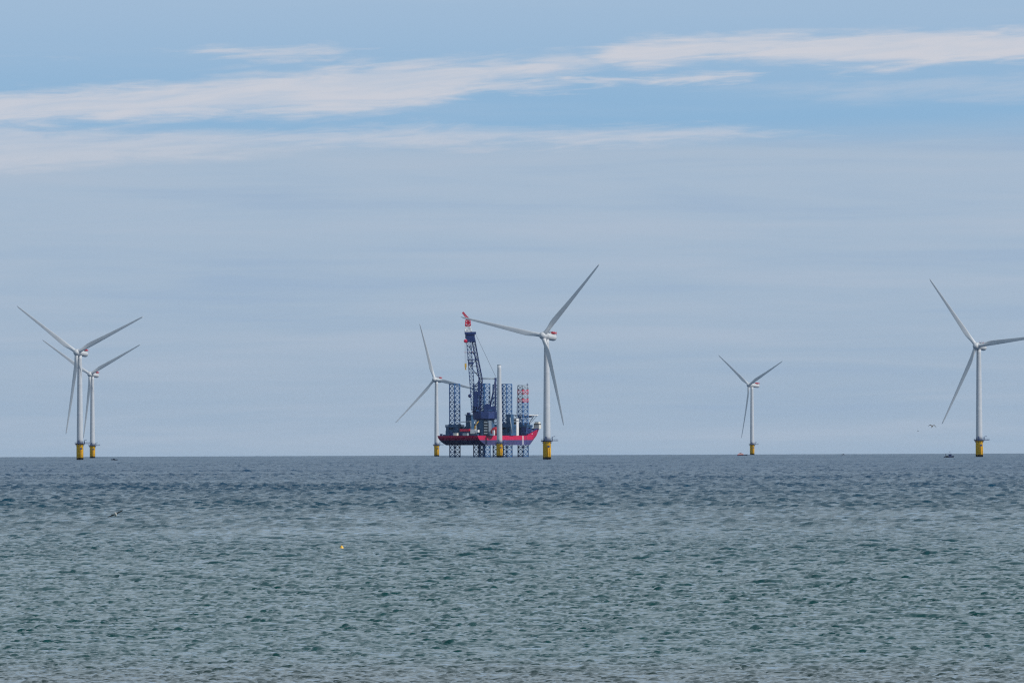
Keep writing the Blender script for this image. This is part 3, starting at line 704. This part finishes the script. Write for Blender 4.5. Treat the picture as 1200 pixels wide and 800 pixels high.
# ------------------------------------------------------------------ boats, buoy, gulls
def hull_mb(L, B, z0, z1, sheer=.5, fine=.5):
    secs = []
    for i in range(13):
        k = i / 12; x = L * (k - .5)
        w = B / 2 * (1 - max(0, (k - .45) / .55) ** 2.2) * (.86 + .14 * min(1, k * 4)); w = max(w, .05)
        zt = z1 + sheer * max(0, (k - .4) / .6) ** 2; zb = z0
        secs.append([(x, -w, zt), (x - .02, -w * .9, (zt + zb) / 2), (x - L * .05 * k, -w * .45, zb), (x - L * .05 * k, w * .45, zb), (x - .02, w * .9, (zt + zb) / 2), (x, w, zt)])
    return MB().loft(secs, sm=False)
b = thing('fishing_boat', 'small dark fishing boat with a wheelhouse and mast, left of the rightmost turbine', 'boat', at(1112, 535.6, 5300), R(8), 'boats on the horizon')
hull_mb(8.6, 3.0, -.5, 1.0, .8).build('hull', M['boat_dark'], b)
w = MB().box((1.0, 0, 1.9), (2.4, 2.1, 2.2), 0, .9).build('wheelhouse', M['navy'], b)
MB().box((2.08, 0, 2.35), (.3, 1.7, .6)).box((1, -1.0, 2.35), (1.6, .12, .6)).build('window', M['glass'], w)
MB().tube((1.0, 0, 3), (1.0, 0, 5.6), .09).tube((-2.8, -.9, .9), (-2.8, -.9, 3.2), .1).tube((-2.8, .9, .9), (-2.8, .9, 3.2), .1).tube((-2.8, -1, 3.2), (-2.8, 1, 3.2), .1).tube((-2.8, 0, 3.2), (1.0, 0, 4.9), .06).tube((1.0, -.6, 5), (1.0, .6, 5), .05).build('mast', M['boat_dark'], b)
MB().box((-1.6, 0, 1.25), (1.6, 1.4, .7)).build('net_bin', M['rubber'], b)
b = thing('workboat', 'low boat with a pale pinkish deckhouse and dark bow, left of the smallest turbine', 'boat', at(870, 533.7, 7700), R(-4), 'boats on the horizon')
hull_mb(12.6, 4.2, -.4, 1.3, .5).build('hull', M['boat_dark'], b)
cab = MB().box((-2.0, 0, 2.0), (7.0, 3.4, 1.8), 0, .86).box((-2.4, 0, 3.2), (3.0, 2.4, 1.0), 0, .85)
pk = paint('pale_pink', (.62, .38, .36), .5, .1, .5); cab.build('deckhouse', pk, b)
MB().box((-2.4, -1.2, 3.2), (2.2, .1, .5)).build('window', M['glass'], b)
MB().box((-2.6, 0, 1.25), (7.6, 4.0, .35)).build('rubbing_strip', M['pink'], b)
b = thing('dinghy', 'tiny dark open boat on the horizon right of the smallest turbine', 'boat', at(988.6, 533.2, 8200), R(20), 'boats on the horizon')
hull_mb(5.0, 2.0, -.3, .8, .3).build('hull', M['boat_dark'], b); MB().box((-.4, 0, 1.2), (1.6, 1.3, 1.1), 0, .85).build('cuddy', M['boat_dark'], b)
MB().box((-2.5, 0, .8), (.5, .5, 1.0)).build('outboard', M['rubber'], b)
b = thing('motor_boat', 'small low dark boat on the water right of the two leftmost turbines', 'boat', at(134, 538.7, 5500), R(170), 'boats on the horizon')
hull_mb(6.4, 2.2, -.3, .8, .4).build('hull', M['boat_dark'], b); MB().box((.4, 0, 1.1), (2.0, 1.5, .8), 0, .8).build('cuddy', M['boat_dark'], b)
MB().tube((-1.5, 0, .8), (-1.5, 0, 1.9), .06).build('pole', M['rubber'], b)
p = at(400.4, 645, 600)
b = thing('marker_buoy', 'orange-yellow float bobbing alone on the open sea, left of and nearer than the red ship', 'buoy', (p.x, p.y, p.z + .04))
MB().lathe([(.03, -.2), (.13, -.17), (.19, -.06), (.2, .05), (.17, .17), (.1, .27), (.05, .31), (.05, .36)], 20).build('float', M['orange'], b)
MB().path([(.05 * math.cos(a) * 1.2, 0, .40 + .06 * math.sin(a)) for a in [i * math.pi / 4 for i in range(9)]], .015, 5).build('eye', M['rubber'], b)

def gull_material(name, body, wing):
    m = bpy.data.materials.new(name); m.use_nodes = True; t = NT(m.node_tree); bs = m.node_tree.nodes['Principled BSDF']
    ob = t.n('ShaderNodeTexCoord').outputs['Object']; sp = t.n('ShaderNodeSeparateXYZ'); t.link(ob, sp.inputs[0])
    ax = t.m('ABSOLUTE', sp.outputs[0]); f = t.noise(ob, 9, 3)
    c = t.mix(t.ramp(ax, .07, .14), body, wing)
    c = t.mix(t.ramp(t.m('ADD', ax, t.m('MULTIPLY', f, .1)), .50, .58), c, (.02, .02, .022, 1))
    beak = t.ramp(sp.outputs[1], .29, .30); c = t.mix(beak, c, (.6, .35, .05, 1))
    t.link(c, bs.inputs['Base Color']); bs.inputs['Roughness'].default_value = .8
    return m
GM = gull_material('gull_feathers', (.62, .61, .59, 1), (.10, .10, .11, 1)); DG = gull_material('dark_gull_feathers', (.10, .085, .07, 1), (.045, .038, .032, 1))  # second one dark all over: the silhouette's shade put into the feather colour
def gull(name, label, loc, rot, lift, droop, mat):
    """wings as lofted sections through the body, welded into one skin by a voxel remesh; flies along +Y"""
    m = MB()
    m.lathe([(.004, -.33), (.05, -.30), (.035, -.22), (.06, -.14), (.085, -.02), (.085, .08), (.06, .15), (.052, .19), (.055, .23), (.035, .28), (.014, .30), (.012, .33), (.004, .345)], 16, (0, 0, 0), 'Y')
    for s in (-1, 1):
        secs = []
        for i in range(15):
            k = i / 14; x = s * (.02 + .63 * k)
            z = .03 + lift * math.sin(min(1, k / .45) * math.pi / 2) - droop * max(0, (k - .45) / .55) ** 1.4
            y = .03 + .07 * math.sin(min(1, k / .4) * math.pi / 2) - .14 * max(0, (k - .4) / .6) ** 1.5
            c = .25 * (1 - .15 * k) * math.sqrt(max(.02, 1 - k ** 3)); th = .022 * (1 - .6 * k) + .004
            secs.append([(x, y + c * .4, z), (x, y + c * .15, z + th), (x, y - c * .25, z + th * .7), (x, y - c * .6, z - .002), (x, y - c * .25, z - th * .4), (x, y + c * .15, z - th * .5)])
        m.loft(secs)
    o = m.build(name, mat, None, loc, rot)
    md = o.modifiers.new('weld', 'REMESH'); md.mode = 'VOXEL'; md.voxel_size = .011; md.use_smooth_shade = True
    return tag(o, label, 'bird', 'gulls in flight')
def aim(px, py, D):
    d = CMAT @ Vector(((px - 600) / F, -(py - 400) / F, -1)); return Vector((0, 0, CAMH)) + d * D
gull('gull', 'dark gull gliding with arched wings in the sky, left of the rightmost turbine', aim(1092.3, 499.5, 900), (R(34), R(6), R(-12)), .16, .34, DG)
gull('gull', 'white gull with dark wing tips flying low over the water on the left', aim(135.4, 602.5, 470), (R(-30), R(-24), R(8)), .06, .05, GM)
gull('gull', 'faint distant gull, a mere speck left of the arched-wing gull', aim(1075.8, 504.8, 2600), (0, R(10), R(70)), .14, .2, DG)
